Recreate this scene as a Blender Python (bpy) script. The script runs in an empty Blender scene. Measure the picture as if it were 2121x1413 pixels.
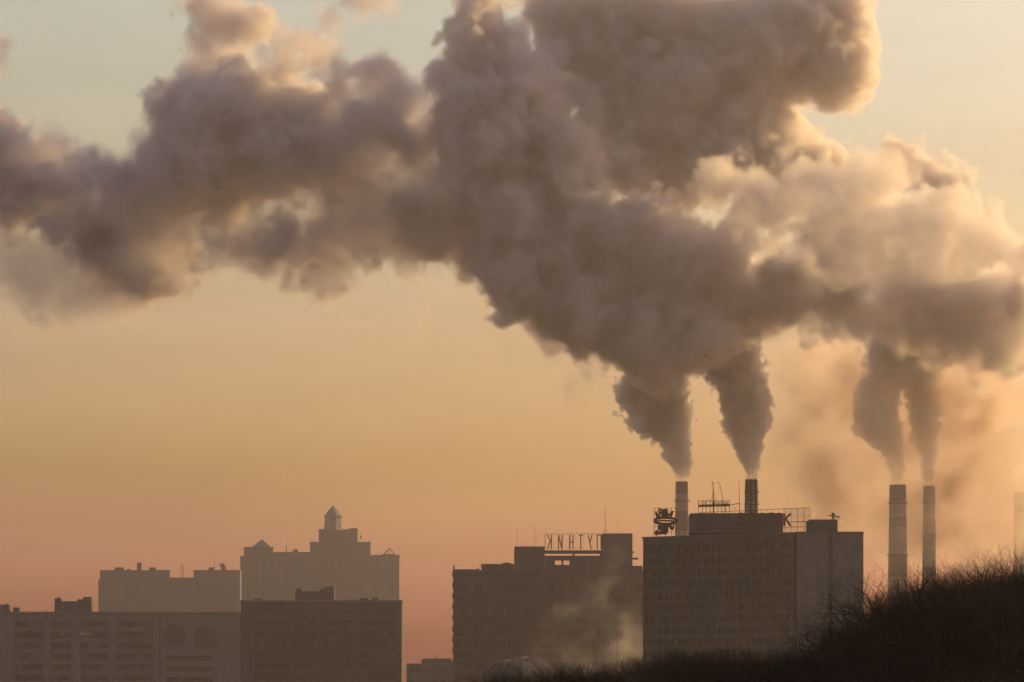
import bpy, bmesh, math, random, time
import numpy as np
from mathutils import Vector, Matrix
R = math.radians
T0 = time.time()
sc = bpy.context.scene
C = sc.collection

# ------------------------------------------------------------------ camera
F = 5300.0          # focal length in pixels of the 2121 px wide photograph
HOR = 1480.0        # row of the horizon, just under the frame
CZ = 12.0           # eye height
cd = bpy.data.cameras.new('camera'); cam = bpy.data.objects.new('camera', cd); C.objects.link(cam)
cam.location = (0, 0, CZ); cam.rotation_euler = (R(90), 0, 0)
cd.sensor_width = 36; cd.lens = F/2121*36
cd.shift_y = (HOR-1413/2)/2121
cd.clip_start = 1; cd.clip_end = 60000
sc.camera = cam

def X(u, D): return (u-1060.5)*D/F
def Z(v, D): return CZ+(HOR-v)*D/F

# ------------------------------------------------------------------ sky and sun
SUN_AZ, SUN_EL = 59.0, 20.0      # right of the view axis, above the horizon
w = bpy.data.worlds.new('World'); sc.world = w; w.use_nodes = True
nt = w.node_tree; nt.nodes.clear()
sky = nt.nodes.new('ShaderNodeTexSky'); sky.sky_type = 'NISHITA'; sky.sun_disc = False
sky.sun_elevation = R(SUN_EL); sky.sun_rotation = R(SUN_AZ)
sky.air_density = 1.5; sky.dust_density = 1.2; sky.ozone_density = 1.0
bg = nt.nodes.new('ShaderNodeBackground'); bg.inputs['Strength'].default_value = 0.12
tint = nt.nodes.new('ShaderNodeMix'); tint.data_type = 'RGBA'; tint.blend_type = 'MULTIPLY'
tint.inputs['Factor'].default_value = 1.0
geo = nt.nodes.new('ShaderNodeTexCoord'); sep = nt.nodes.new('ShaderNodeSeparateXYZ')
ramp = nt.nodes.new('ShaderNodeValToRGB')
nt.links.new(geo.outputs['Generated'], sep.inputs[0]); nt.links.new(sep.outputs['Z'], ramp.inputs['Fac'])
e = ramp.color_ramp.elements
e[0].position = 0.0; e[0].color = (.36, .13, .16, 1)
e[1].position = 1.0; e[1].color = (.60, .56, .70, 1)
for p, c in ((0.03, (.43, .17, .19, 1)), (0.055, (.68, .33, .31, 1)), (0.095, (.78, .43, .235, 1)), (0.147, (1.12, .65, .41, 1)), (0.20, (1.24, .86, .58, 1)), (0.27, (1.5, 1.13, .84, 1)), (0.42, (.68, .57, .66, 1))):
    k = e.new(p); k.color = c
mpw = nt.nodes.new('ShaderNodeMapping'); mpw.inputs['Scale'].default_value = (3, 3, 16)
nzw = nt.nodes.new('ShaderNodeTexNoise'); nzw.inputs['Scale'].default_value = 2.2; nzw.inputs['Detail'].default_value = 5; nzw.inputs['Roughness'].default_value = .55
mrw = nt.nodes.new('ShaderNodeMapRange'); mrw.inputs['From Min'].default_value = .25; mrw.inputs['From Max'].default_value = .75
mrw.inputs['To Min'].default_value = .92; mrw.inputs['To Max'].default_value = 1.08
sc2 = nt.nodes.new('ShaderNodeVectorMath'); sc2.operation = 'SCALE'
nt.links.new(geo.outputs['Generated'], mpw.inputs[0]); nt.links.new(mpw.outputs[0], nzw.inputs['Vector']); nt.links.new(nzw.outputs['Fac'], mrw.inputs['Value'])
nt.links.new(sky.outputs[0], sc2.inputs[0]); nt.links.new(mrw.outputs[0], sc2.inputs['Scale'])
nt.links.new(sc2.outputs[0], tint.inputs['A']); nt.links.new(ramp.outputs[0], tint.inputs['B'])
nt.links.new(tint.outputs['Result'], bg.inputs['Color'])
out = nt.nodes.new('ShaderNodeOutputWorld'); nt.links.new(bg.outputs[0], out.inputs['Surface'])

sd = bpy.data.lights.new('sun', 'SUN'); sun = bpy.data.objects.new('sun', sd); C.objects.link(sun)
sd.energy = 5.0; sd.angle = R(0.5); sd.color = (1.0, 0.69, 0.27)
to_sun = Vector((math.sin(R(SUN_AZ))*math.cos(R(SUN_EL)), math.cos(R(SUN_AZ))*math.cos(R(SUN_EL)), math.sin(R(SUN_EL))))
sun.rotation_euler = to_sun.to_track_quat('Z', 'Y').to_euler(); sun.location = (0, 0, 900)

sc.view_settings.view_transform = 'Standard'; sc.view_settings.look = 'None'
sc.view_settings.exposure = 0.12; sc.view_settings.gamma = 1.0
cy = sc.cycles
cy.max_bounces = 8; cy.diffuse_bounces = 2; cy.glossy_bounces = 2; cy.volume_bounces = 6
cy.transparent_max_bounces = 8
cy.volume_step_rate = 2.5; cy.volume_max_steps = 512
cy.use_denoising = True
cy.use_adaptive_sampling = True; cy.adaptive_threshold = 0.03; cy.adaptive_min_samples = 24
cy.caustics_reflective = False; cy.caustics_refractive = False

# ------------------------------------------------------------------ helpers
def props(o, label=None, cat=None, group=None, kind=None):
    if label: o['label'] = label
    if cat: o['category'] = cat
    if group: o['group'] = group
    if kind: o['kind'] = kind
    return o
def thing(name, label, cat, loc=(0, 0, 0), group=None, rz=0):
    o = bpy.data.objects.new(name, None); C.objects.link(o); o.location = loc
    o.rotation_euler = (0, 0, rz); o.empty_display_size = 1
    return props(o, label, cat, group)

def mat(name, col, rough=0.85, var=0.25, scale=0.3, bump=0.0, col2=None, spec=0.3):
    m = bpy.data.materials.new(name); m.use_nodes = True
    n = m.node_tree; b = n.nodes['Principled BSDF']
    b.inputs['Roughness'].default_value = rough; b.inputs['Specular IOR Level'].default_value = spec
    tc = n.nodes.new('ShaderNodeTexCoord'); nz = n.nodes.new('ShaderNodeTexNoise')
    nz.inputs['Scale'].default_value = scale; nz.inputs['Detail'].default_value = 6
    mp = n.nodes.new('ShaderNodeMapping'); mp.inputs['Scale'].default_value = (1, 1, .35)
    n.links.new(tc.outputs['Object'], mp.inputs[0]); n.links.new(mp.outputs[0], nz.inputs['Vector'])
    cr = n.nodes.new('ShaderNodeValToRGB')
    c2 = col2 or tuple(c*(1-var) for c in col)
    cr.color_ramp.elements[0].position = .35; cr.color_ramp.elements[0].color = (*c2, 1)
    cr.color_ramp.elements[1].position = .65; cr.color_ramp.elements[1].color = (*col, 1)
    n.links.new(nz.outputs['Fac'], cr.inputs[0]); n.links.new(cr.outputs[0], b.inputs['Base Color'])
    if bump:
        bp = n.nodes.new('ShaderNodeBump'); bp.inputs['Strength'].default_value = bump
        n.links.new(nz.outputs['Fac'], bp.inputs['Height']); n.links.new(bp.outputs[0], b.inputs['Normal'])
    return m
M = dict(
    concrete=mat('concrete', (.17, .16, .15)),
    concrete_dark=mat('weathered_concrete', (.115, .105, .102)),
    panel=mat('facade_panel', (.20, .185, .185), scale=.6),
    pale=mat('pale_render', (.26, .25, .24)),
    glass=mat('window_glass', (.03, .035, .04), rough=.25, var=.1, spec=.5),
    curtain=mat('curtained_window', (.15, .13, .11), rough=.6, var=.3, scale=1.5),
    haze_glass=mat('hazed_window_glass', (.09, .09, .09), rough=.4, var=.1, spec=.4),  # paler than the near glass: distance haze put into the colour
    metal=mat('dark_steel', (.06, .055, .05), rough=.6),
    roof=mat('roof_felt', (.08, .075, .07)),
    copper=mat('roof_sheet', (.14, .16, .15), rough=.5),
    brick=mat('chimney_concrete', (.36, .31, .28), scale=.08),
    brick_dark=mat('chimney_dark_band', (.13, .11, .10), scale=.08),
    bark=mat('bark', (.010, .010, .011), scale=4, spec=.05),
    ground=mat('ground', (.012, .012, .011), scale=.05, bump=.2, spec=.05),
    asphalt=mat('asphalt', (.05, .05, .05)),
    dome=mat('pale_roofing', (.035, .042, .055), rough=.95, scale=.8, spec=.05),
    letter=mat('sign_letter', (.10, .04, .035), rough=.5),
)

class MB:
    """collects boxes, bars and prisms and links them as ONE mesh object"""
    def __init__(s): s.v = []; s.f = []
    def box(s, x0, x1, y0, y1, z0, z1):
        b = len(s.v)
        s.v += [(x0, y0, z0), (x1, y0, z0), (x1, y1, z0), (x0, y1, z0), (x0, y0, z1), (x1, y0, z1), (x1, y1, z1), (x0, y1, z1)]
        s.f += [(b, b+3, b+2, b+1), (b+4, b+5, b+6, b+7), (b, b+1, b+5, b+4), (b+1, b+2, b+6, b+5), (b+2, b+3, b+7, b+6), (b+3, b, b+4, b+7)]
        return s
    def bar(s, a, c, r0, r1=None, n=5):
        r1 = r0 if r1 is None else r1
        a = Vector(a); c = Vector(c); d = (c-a).normalized()
        p = d.orthogonal().normalized(); q = d.cross(p); b = len(s.v)
        for o, r in ((a, r0), (c, r1)):
            for i in range(n):
                t = 2*math.pi*i/n; s.v.append(tuple(o+p*(r*math.cos(t))+q*(r*math.sin(t))))
        for i in range(n): s.f.append((b+i, b+(i+1) % n, b+n+(i+1) % n, b+n+i))
        s.f.append(tuple(b+n-1-i for i in range(n))); s.f.append(tuple(b+n+i for i in range(n)))
        return s
    def lathe(s, cx, cy_, prof, n=32, rot=0.0):
        b = len(s.v)
        for r, z in prof:
            for i in range(n):
                t = 2*math.pi*i/n+rot; s.v.append((cx+r*math.cos(t), cy_+r*math.sin(t), z))
        for k in range(len(prof)-1):
            for i in range(n):
                s.f.append((b+k*n+i, b+k*n+(i+1) % n, b+(k+1)*n+(i+1) % n, b+(k+1)*n+i))
        s.f.append(tuple(b+n-1-i for i in range(n))); l = b+(len(prof)-1)*n
        s.f.append(tuple(l+i for i in range(n)))
        return s
    def build(s, name, m, parent=None, smooth=False):
        me = bpy.data.meshes.new(name); me.from_pydata(s.v, [], s.f); me.update()
        me.materials.append(m)
        if smooth:
            for p in me.polygons: p.use_smooth = True
        o = bpy.data.objects.new(name, me); C.objects.link(o)
        if parent: o.parent = parent
        return o

M['glint'] = mat('painted_window_glint', (.3, .15, .1))  # reddish reflections in glass, painted as a weak glow
M['glint'].node_tree.nodes['Principled BSDF'].inputs['Emission Color'].default_value = (1, .36, .22, 1)
M['glint'].node_tree.nodes['Principled BSDF'].inputs['Emission Strength'].default_value = .10

# ------------------------------------------------------------------ ground (one sheet, rising to a wooded hill on the right)
def ss(a, b, t):
    t = np.clip((t-a)/(b-a), 0, 1); return t*t*(3-2*t)
# rise of the hill, given as crest row in the photograph at 210 m
HU = [700, 900, 1000, 1130, 1300, 1400, 1500, 1600, 1640, 1700, 1800, 1900, 1950, 2050, 2121, 2400, 3000]
HV = [1620, 1600, 1590, 1570, 1540, 1530, 1530, 1530, 1530, 1520, 1490, 1470, 1450, 1425, 1410, 1380, 1370]
HD = 210.0
hx = [X(u, HD) for u in HU]; hz = [Z(v, HD) for v in HV]
HYC = 205.0
def hill(x, y):
    """wooded slope: climbs to its crest at HYC metres, falls away behind"""
    x = np.asarray(x, float); y = np.asarray(y, float)
    yc = np.clip(y, 90, HYC)
    u = 1060.5+F*x/yc
    row = np.interp(u, HU, HV)+(HYC-yc)*.75
    z = CZ+(HOR-row)*yc/F
    z = np.maximum(z, 0)*ss(50, 95, y)*(1-ss(HYC+10, HYC+170, y))
    return z*(1-ss(330, 380, np.abs(x)))
def gz(x, y): return float(hill(np.array(x), np.array(y)))
def make_ground():
    xs = np.concatenate([-np.geomspace(20000, 400, 14), np.linspace(-380, 380, 96), np.geomspace(400, 20000, 14)])
    ys = np.concatenate([-np.geomspace(3000, 60, 8), np.linspace(-40, 440, 61), np.geomspace(470, 30000, 24)])
    gx, gy = np.meshgrid(xs, ys); z = hill(gx, gy)
    rs = np.random.RandomState(3); z = z+rs.rand(*z.shape)*.25*(np.abs(gx) < 390)*(gy < 440)*(gy > 40)
    v = np.stack([gx, gy, z], -1).reshape(-1, 3); nx = len(xs)
    f = [(j*nx+i, j*nx+i+1, (j+1)*nx+i+1, (j+1)*nx+i) for j in range(len(ys)-1) for i in range(nx-1)]
    me = bpy.data.meshes.new('ground'); me.from_pydata(v.tolist(), [], f); me.materials.append(M['ground'])
    for p in me.polygons: p.use_smooth = True
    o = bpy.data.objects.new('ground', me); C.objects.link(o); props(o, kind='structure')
make_ground()

# ------------------------------------------------------------------ buildings
def facade_block(par, u0, u1, v, D, depth, floors_px, cols, group_w, band=.9, side_off=0, wins=100, glint=(), name='window', first=1, rng=random.Random(1), curt=.2, ang=0.0, gaps=None):
    pass

# hotel on the right: a slab seen from below, its long face running back to the left, end wall facing us
def rotated_empty(name, label, cat, u, D, rz):
    return thing(name, label, cat, (X(u, D), D, 0), None, rz)

def windows_grid(par, x0, x1, zrows, ncols, w_, h_, y, m_main, m_alt, p_alt, rng, limit=100, skip=None, label_alt=None):
    """windows on a face at local y; the first LIMIT as parts of their own, the rest as one part"""
    n = 0; rest = MB(); step = (x1-x0)/ncols
    for z in zrows:
        for i in range(ncols):
            if skip and skip(i, z): continue
            cx = x0+step*(i+.5)+rng.uniform(-.05, .05)
            alt = rng.random() < p_alt
            if n < limit:
                mb = MB(); mb.box(cx-w_/2, cx+w_/2, y, y+.12, z, z+h_)
                mb.box(cx-.04, cx+.04, y-.05, y, z, z+h_)
                mb.build('window', m_alt if alt else m_main, par)
            else:
                rest.box(cx-w_/2, cx+w_/2, y, y+.12, z, z+h_)
            n += 1
    if rest.v:
        props(rest.build('window', m_main, par), kind='stuff')

def hotel_right():
    D = 650.0
    t = rotated_empty('hotel_tower', 'dark hotel slab with a pale blank end wall and rooftop sign framework', 'building', 1648, D, 0)
    s = D/F
    # local frame: corner at the origin; long face runs to -x receding, end wall to +x nearly square on
    a = math.radians(26)                           # the long face's direction
    # long face as its own rotated child frame is avoided: build vertices by hand
    def P(l, d, z):                                # l along long face (to the left), d inwards
        return (-l*math.cos(a)+d*math.sin(a)*1.0, l*math.sin(a)+d*math.cos(a), z)
    L = None
    # find length so that the far end lands at u=1331
    for L in np.arange(20, 80, .1):
        p = P(L, 0, 0); uu = 1060.5+F*(t.location.x+p[0])/(D+p[1])
        if uu <= 1331: break
    H = Z(1102, D)
    def quadbox(mb, l0, l1, d0, d1, z0, z1):
        b = len(mb.v)
        for z in (z0, z1):
            for (l, d) in ((l0, d0), (l1, d0), (l1, d1), (l0, d1)): mb.v.append(P(l, d, z))
        mb.f += [(b+4, b+7, b+6, b+5), (b, b+1, b+2, b+3), (b, b+4, b+5, b+1), (b+1, b+5, b+6, b+2), (b+2, b+6, b+7, b+3), (b+3, b+7, b+4, b)]
        return mb
    Wd = 13.0
    wall = MB(); quadbox(wall, .3, L, .5, Wd, 0, H-.5)
    fl = 3.0
    z = H-4.3; rows = []
    while z > 1:
        rows.append(z); z -= fl
    for r in rows: quadbox(wall, .3, L-.3, 0, .498, r-1.5, r-.2)      # spandrel bands
    quadbox(wall, .3, L-.3, 0, .498, H-2.3, H-.5)
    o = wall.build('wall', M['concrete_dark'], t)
    par = MB(); quadbox(par, 0, L, -.15, Wd+.1, H-.497, H); par.build('parapet', M['concrete'], t)
    xr = (1788-1648)*D/F
    ew = MB(); ew.box(.3, xr, -.35, 16, 0, H-.45)
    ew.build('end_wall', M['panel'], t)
    par = MB(); par.box(.25, xr+.1, -.45, 16.1, H-.447, H+.05); par.build('parapet', M['concrete'], t)
    st = MB(); st.box(xr*.49, xr*.545, -.55, -.353, 0, H-.6); st.build('stair_window_strip', M['glass'], t)
    piers = MB(); npair = 22
    rng = random.Random(5); nwin = 0; rest = MB()
    step = (L-1.2)/npair
    for i in range(npair+1):
        l = .6+step*i; quadbox(piers, l-.18, l+.18, -.08, .497, 0, H-2.3)
    piers.build('piers', M['concrete_dark'], t)
    for r in rows[:14]:
        for i in range(npair):
            for k in (0, 1):
                l0 = .6+step*i+.25+k*(step-.5)/2; l1 = l0+(step-.5)/2-.12
                nwin += 1
                mb = rest if nwin > 100 else MB()
                quadbox(mb, l0, l1, .3, .45, r-.18, r+1.45)
                if k == 0 or rng.random() < .3:
                    pass
                if nwin <= 100:
                    mb.build('window', M['curtain'] if rng.random() < .35 else M['glass'], t)
    props(rest.build('window', M['glass'], t), kind='stuff')
    cur = MB()
    for r in rows[2:14]:
        for i in range(npair*2):
            if rng.random() < .34:
                l0 = .6+step/2*i+.35; quadbox(cur, l0, l0+.42, .22, .296, r-.15, r+1.4)
    props(cur.build('curtain', M['curtain'], t), kind='stuff')
    return t, P, L, Wd, H, quadbox
HT = hotel_right()

def hotel_roof():
    t, P, L, Wd, H, qb = HT
    ox, oy = t.location.x, t.location.y
    D = 655.0
    def at(u, v, D=D): return (X(u, D)-ox, D-oy, Z(v, D))
    def ubox(mb, u0, u1, v0, v1, D, dep):
        a_ = at(u0, v1, D); b_ = at(u1, v0, D); mb.box(a_[0], b_[0], a_[1], a_[1]+dep, a_[2], b_[2])
    # machine floor set back, behind the sign framework
    mb = MB(); ubox(mb, 1431, 1622, 1063, 1104, 668, 9); mb.build('machine_floor', M['concrete_dark'], t)
    mb = MB(); ubox(mb, 1677, 1735, 1076, 1104, 660, 8); mb.build('lift_house', M['concrete_dark'], t)
    # roof sculpture / siren on the lift house
    mb = MB()
    c = at(1726, 1075, 662)
    mb.lathe(c[0], c[1], [(.55, c[2]), (.3, c[2]+.5), (.25, c[2]+.9), (.5, c[2]+1.1), (.4, c[2]+1.5)], 10)
    mb.bar((c[0]-1.2, c[1], c[2]+.9), (c[0]+1.9, c[1], c[2]+.6), .16, .1)
    mb.bar((c[0]+.2, c[1], c[2]+.8), (c[0]+1.7, c[1], c[2]+.1), .12, .1)
    mb.bar((c[0]-.3, c[1], c[2]+1.4), (c[0]-.2, c[1], c[2]+2.0), .1, .06)
    mb.build('siren', M['metal'], t)
    mb = MB()
    for u, v in ((1690, 1070), (1694, 1066)): mb.bar(at(u, 1076, 662), at(u, v, 662), .04)
    mb.build('antenna', M['metal'], t)

    # large word frame
    g = thing('roof_sign', 'long rooftop letter sign in a see-through scaffold frame on the hotel', 'sign', (ox, oy, 0))
    fr = MB(); Dn, Df = 652., 655.
    for k in range(19):
        u = 1446+(1678-1446)*k/18
        vt = 1062-(u-1446)*.045
        fr.bar(at(u, 1104, Dn), at(u, vt, Dn), .045)
        fr.bar(at(u, 1104, Df), at(u, vt, Df), .04)
        if k % 2: fr.bar(at(u, 1104, Df), at(u, 1082, Dn), .03)
    for f_, r_ in ((0, .06), (.35, .03), (.62, .09), (.86, .06)):
        for Dq in (Dn, Df):
            p = at(1446, 1062+f_*40, Dq); q = at(1678, 1051.6+f_*46, Dq); fr.bar(p, q, r_)
    for k in range(40):
        u = 1620+58*k/39
        fr.bar(at(u, 1102, Df), at(u, 1052.5, Df), .016)
    for k in range(16):
        v = 1054+46*k/15; fr.bar(at(1620, v, Df), at(1677, v, Df), .014)
    fr.build('frame', M['metal'], g)
    def glyph(ch, u0, u1, v0, v1, D, th, dep=.25):
        """block letters drawn as strokes on a unit square, y down"""
        S = {'В': [(0, 0, 0, 1), (0, 0, .7, 0), (.7, 0, .9, .25), (.9, .25, .7, .48), (0, .48, .7, .48), (.7, .48, 1, .75), (1, .75, .7, 1), (.7, 1, 0, 1)],
             'О': [(.3, 0, .7, 0), (.7, 0, 1, .3), (1, .3, 1, .7), (1, .7, .7, 1), (.7, 1, .3, 1), (.3, 1, 0, .7), (0, .7, 0, .3), (0, .3, .3, 0)],
             'С': [(1, .25, .7, 0), (.7, 0, .3, 0), (.3, 0, 0, .3), (0, .3, 0, .7), (0, .7, .3, 1), (.3, 1, .7, 1), (.7, 1, 1, .75)],
             'Т': [(0, 0, 1, 0), (.5, 0, .5, 1)], 'К': [(0, 0, 0, 1), (0, .5, 1, 0), (.25, .4, 1, 1)],
             'Г': [(0, 0, 1, 0), (0, 0, 0, 1)], 'И': [(0, 0, 0, 1), (0, 1, 1, 0), (1, 0, 1, 1)],
             'Н': [(0, 0, 0, 1), (1, 0, 1, 1), (0, .5, 1, .5)], 'Ц': [(0, 0, 0, .85), (.8, 0, .8, .85), (0, .85, 1, .85), (1, .85, 1, 1)],
             'А': [(0, 1, .5, 0), (.5, 0, 1, 1), (.2, .65, .8, .65)], 'У': [(0, 0, .5, .55), (1, 0, .2, 1)], 'П': [(0, 0, 1, 0), (0, 0, 0, 1), (1, 0, 1, 1)]}[ch]
        m = MB()
        for (a0, b0, a1, b1) in S:
            m.bar(at(u0+(u1-u0)*a0, v0+(v1-v0)*b0, D), at(u0+(u1-u0)*a1, v0+(v1-v0)*b1, D), th, n=4)
        return m
    for ch, c_ in zip('ВОСТОК', (1537, 1558, 1580, 1597, 1613, 1631)):
        glyph(ch, c_-6.5, c_+6.5, 1064, 1090 if ch == 'К' else 1087, 651.5, .34).build('letter', M['letter'], g)
    # small upper word
    g2 = thing('roof_sign', 'small raised word sign on thin legs above the machine floor', 'sign', (ox, oy, 0))
    fr = MB()
    for k in range(9):
        u = 1447+64*k/8
        for Dq in (669, 671): fr.bar(at(u, 1063, Dq), at(u, 1036+ (k%2)*3, Dq), .07)
    for v in (1048.5, 1046): fr.bar(at(1446, v+.8, 669), at(1512, v-.8, 669), .16)
    fr.bar(at(1446, 1037.5, 669), at(1512, 1036, 669), .04)
    fr.bar(at(1512, 1046, 669), at(1532, 1042.5, 669), .09)
    fr.bar(at(1532, 1063, 669), at(1531, 994, 669), .1, .04)
    fr.bar(at(1514, 1062, 669), at(1531, 1044, 669), .03); fr.bar(at(1531, 1062, 669), at(1514, 1046, 669), .03)
    fr.build('frame', M['metal'], g2)
    for i, ch in enumerate('ГОСТИНИЦА'):
        u = 1446.5+i*7.2; glyph(ch, u, u+4.8, 1037.5, 1045.5, 668.6, .09).build('letter', M['metal'], g2)
    # masts
    a1 = thing('antenna_mast', 'straight guyed mast with a bent tip above the small roof sign', 'antenna', (ox, oy, 0))
    m = MB(); m.bar(at(1478, 1063, 672), at(1477, 999, 672), .16, .09); m.bar(at(1473, 998.5, 672), at(1478, 999.5, 672), .09)
    m.bar(at(1474, 1038, 672), at(1477, 1020, 672), .05); m.bar(at(1484, 1038, 672), at(1478, 1018, 672), .05)
    m.build('mast', M['metal'], a1)
    a2 = thing('antenna_mast', 'leaning thin mast with two crossbars beside the straight one', 'antenna', (ox, oy, 0))
    m = MB(); m.bar(at(1503, 1063, 673), at(1491, 1004, 673), .08, .05); m.bar(at(1491, 1004, 673), at(1487, 998, 673), .05)
    m.bar(at(1487, 1011, 673), at(1494, 1009, 673), .04); m.bar(at(1484, 1000, 673), at(1489, 999, 673), .04)
    m.build('mast', M['metal'], a2)

    lm = thing('lattice_mast', 'dense dark steel lattice mast on the hotel roof, in front of a chimney', 'mast', (X(1555, 670), 670, 0))
    m = MB(); k_ = 670/F; h0, h1 = Z(1066, 670), Z(993, 670); zz = np.linspace(h0, h1, 11)
    def cor(z):
        q_ = (11.0-1.0*(z-h0)/(h1-h0))*k_; return [(-q_, -q_), (q_, -q_), (q_, q_), (-q_, q_)]
    for i_ in range(10):
        a_, b_ = cor(zz[i_]), cor(zz[i_+1])
        for c_ in range(4):
            c2 = (c_+1) % 4
            m.bar((*a_[c_], zz[i_]), (*b_[c_], zz[i_+1]), .13, n=4)
            m.bar((*a_[c_], zz[i_]), (*b_[c2], zz[i_+1]), .07, n=4); m.bar((*a_[c2], zz[i_]), (*b_[c_], zz[i_+1]), .07, n=4)
            m.bar((*b_[c_], zz[i_+1]), (*b_[c2], zz[i_+1]), .07, n=4)
            mid = ((a_[c_][0]+a_[c2][0])/2, (a_[c_][1]+a_[c2][1])/2); mid2 = ((b_[c_][0]+b_[c2][0])/2, (b_[c_][1]+b_[c2][1])/2)
            m.bar((*mid, zz[i_]), (*mid2, zz[i_+1]), .06, n=4)
    m.bar((0, 0, h0), (0, 0, h1), .22, n=6)
    m.build('lattice', M['metal'], lm)
    an = MB()
    for k2_, (dx, hh) in enumerate(((-.9, 3.4), (-.3, 2.0), (.5, 4.3), (1.2, 2.8))): an.bar((dx, -.5, h1-1), (dx, -.5, h1+hh), .06, .04, n=4)
    an.build('antenna', M['metal'], lm)

    # round emblem sign at the roof's left end
    g3 = thing('emblem_sign', 'tall roof emblem with a lens shaped ring and splayed letters, at the left roof end', 'sign', (ox, oy, 0))
    D3 = 672.
    fr = MB()
    for u in (1354.5, 1366, 1378, 1391, 1401):
        for Dq in (D3, D3+2): fr.bar(at(u, 1112, Dq), at(u, 1052, Dq), .06)
    for v in (1052.5, 1059, 1080, 1090, 1102):
        fr.bar(at(1354.5, v, D3), at(1401, v, D3), .045)
    for k in range(4): fr.bar(at(1354.5+12*k, 1104, D3+2), at(1366+12*k, 1054, D3), .03)
    for u in (1405, 1419, 1430): fr.bar(at(u, 1110, D3), at(u, 1100, D3), .04)
    fr.bar(at(1395, 1102, D3), at(1421, 1102, D3), .04)
    fr.build('frame', M['metal'], g3)
    ring = MB()
    def ell(mb, cx, cyv, ra, rb, th, D, t0=0, t1=360, n=22):
        pr = None
        for k in range(n+1):
            tt = R(t0+(t1-t0)*k/n); p = at(cx+ra*math.cos(tt), cyv-rb*math.sin(tt), D)
            if pr: mb.bar(pr, p, th, n=5)
            pr = p
    ell(ring, 1379, 1079, 24, 6.5, .36, D3-.6); ell(ring, 1376, 1082, 20, 3.5, .22, D3-.4)
    ring.bar(at(1390, 1079, D3-.5), at(1404, 1080, D3-.5), .2)
    ring.build('ring', M['letter'], g3)
    st = MB()
    for (a0, b0, a1, b1, th) in ((1358, 1060, 1361, 1072, .28), (1358, 1060, 1365, 1073, .3), (1364, 1055, 1367, 1072, .25),
            (1364, 1054, 1368, 1054, .3), (1369, 1054, 1372, 1071, .25), (1374, 1055, 1374, 1070, .6), (1380, 1054, 1380, 1070, .6), (1366, 1062, 1384, 1062, .35),
            (1383, 1060, 1386, 1068, .25), (1386, 1069, 1394, 1059, .33), (1390, 1072, 1394, 1059, .22)):
        st.bar(at(a0, b0, D3-.7), at(a1, b1, D3-.7), th)
    st.build('upper_letters', M['letter'], g3)
    st = MB()
    for (a0, b0, a1, b1, th) in ((1372, 1084, 1372, 1103, .55), (1380, 1084, 1380, 1103, .62), (1365, 1088, 1365, 1098, .4), (1358, 1100, 1363, 1108, .7), (1356, 1104, 1372, 1104, .45),
            (1368, 1104, 1382, 1104, .4), (1386, 1085, 1394, 1098, .33), (1391, 1084, 1396, 1085, .2), (1394, 1097, 1396, 1087, .2), (1385, 1087, 1390, 1097, .2)):
        st.bar(at(a0, b0, D3-.7), at(a1, b1, D3-.7), th)
    st.build('lower_letters', M['letter'], g3)
    return glyph
hotel_roof()

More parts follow.
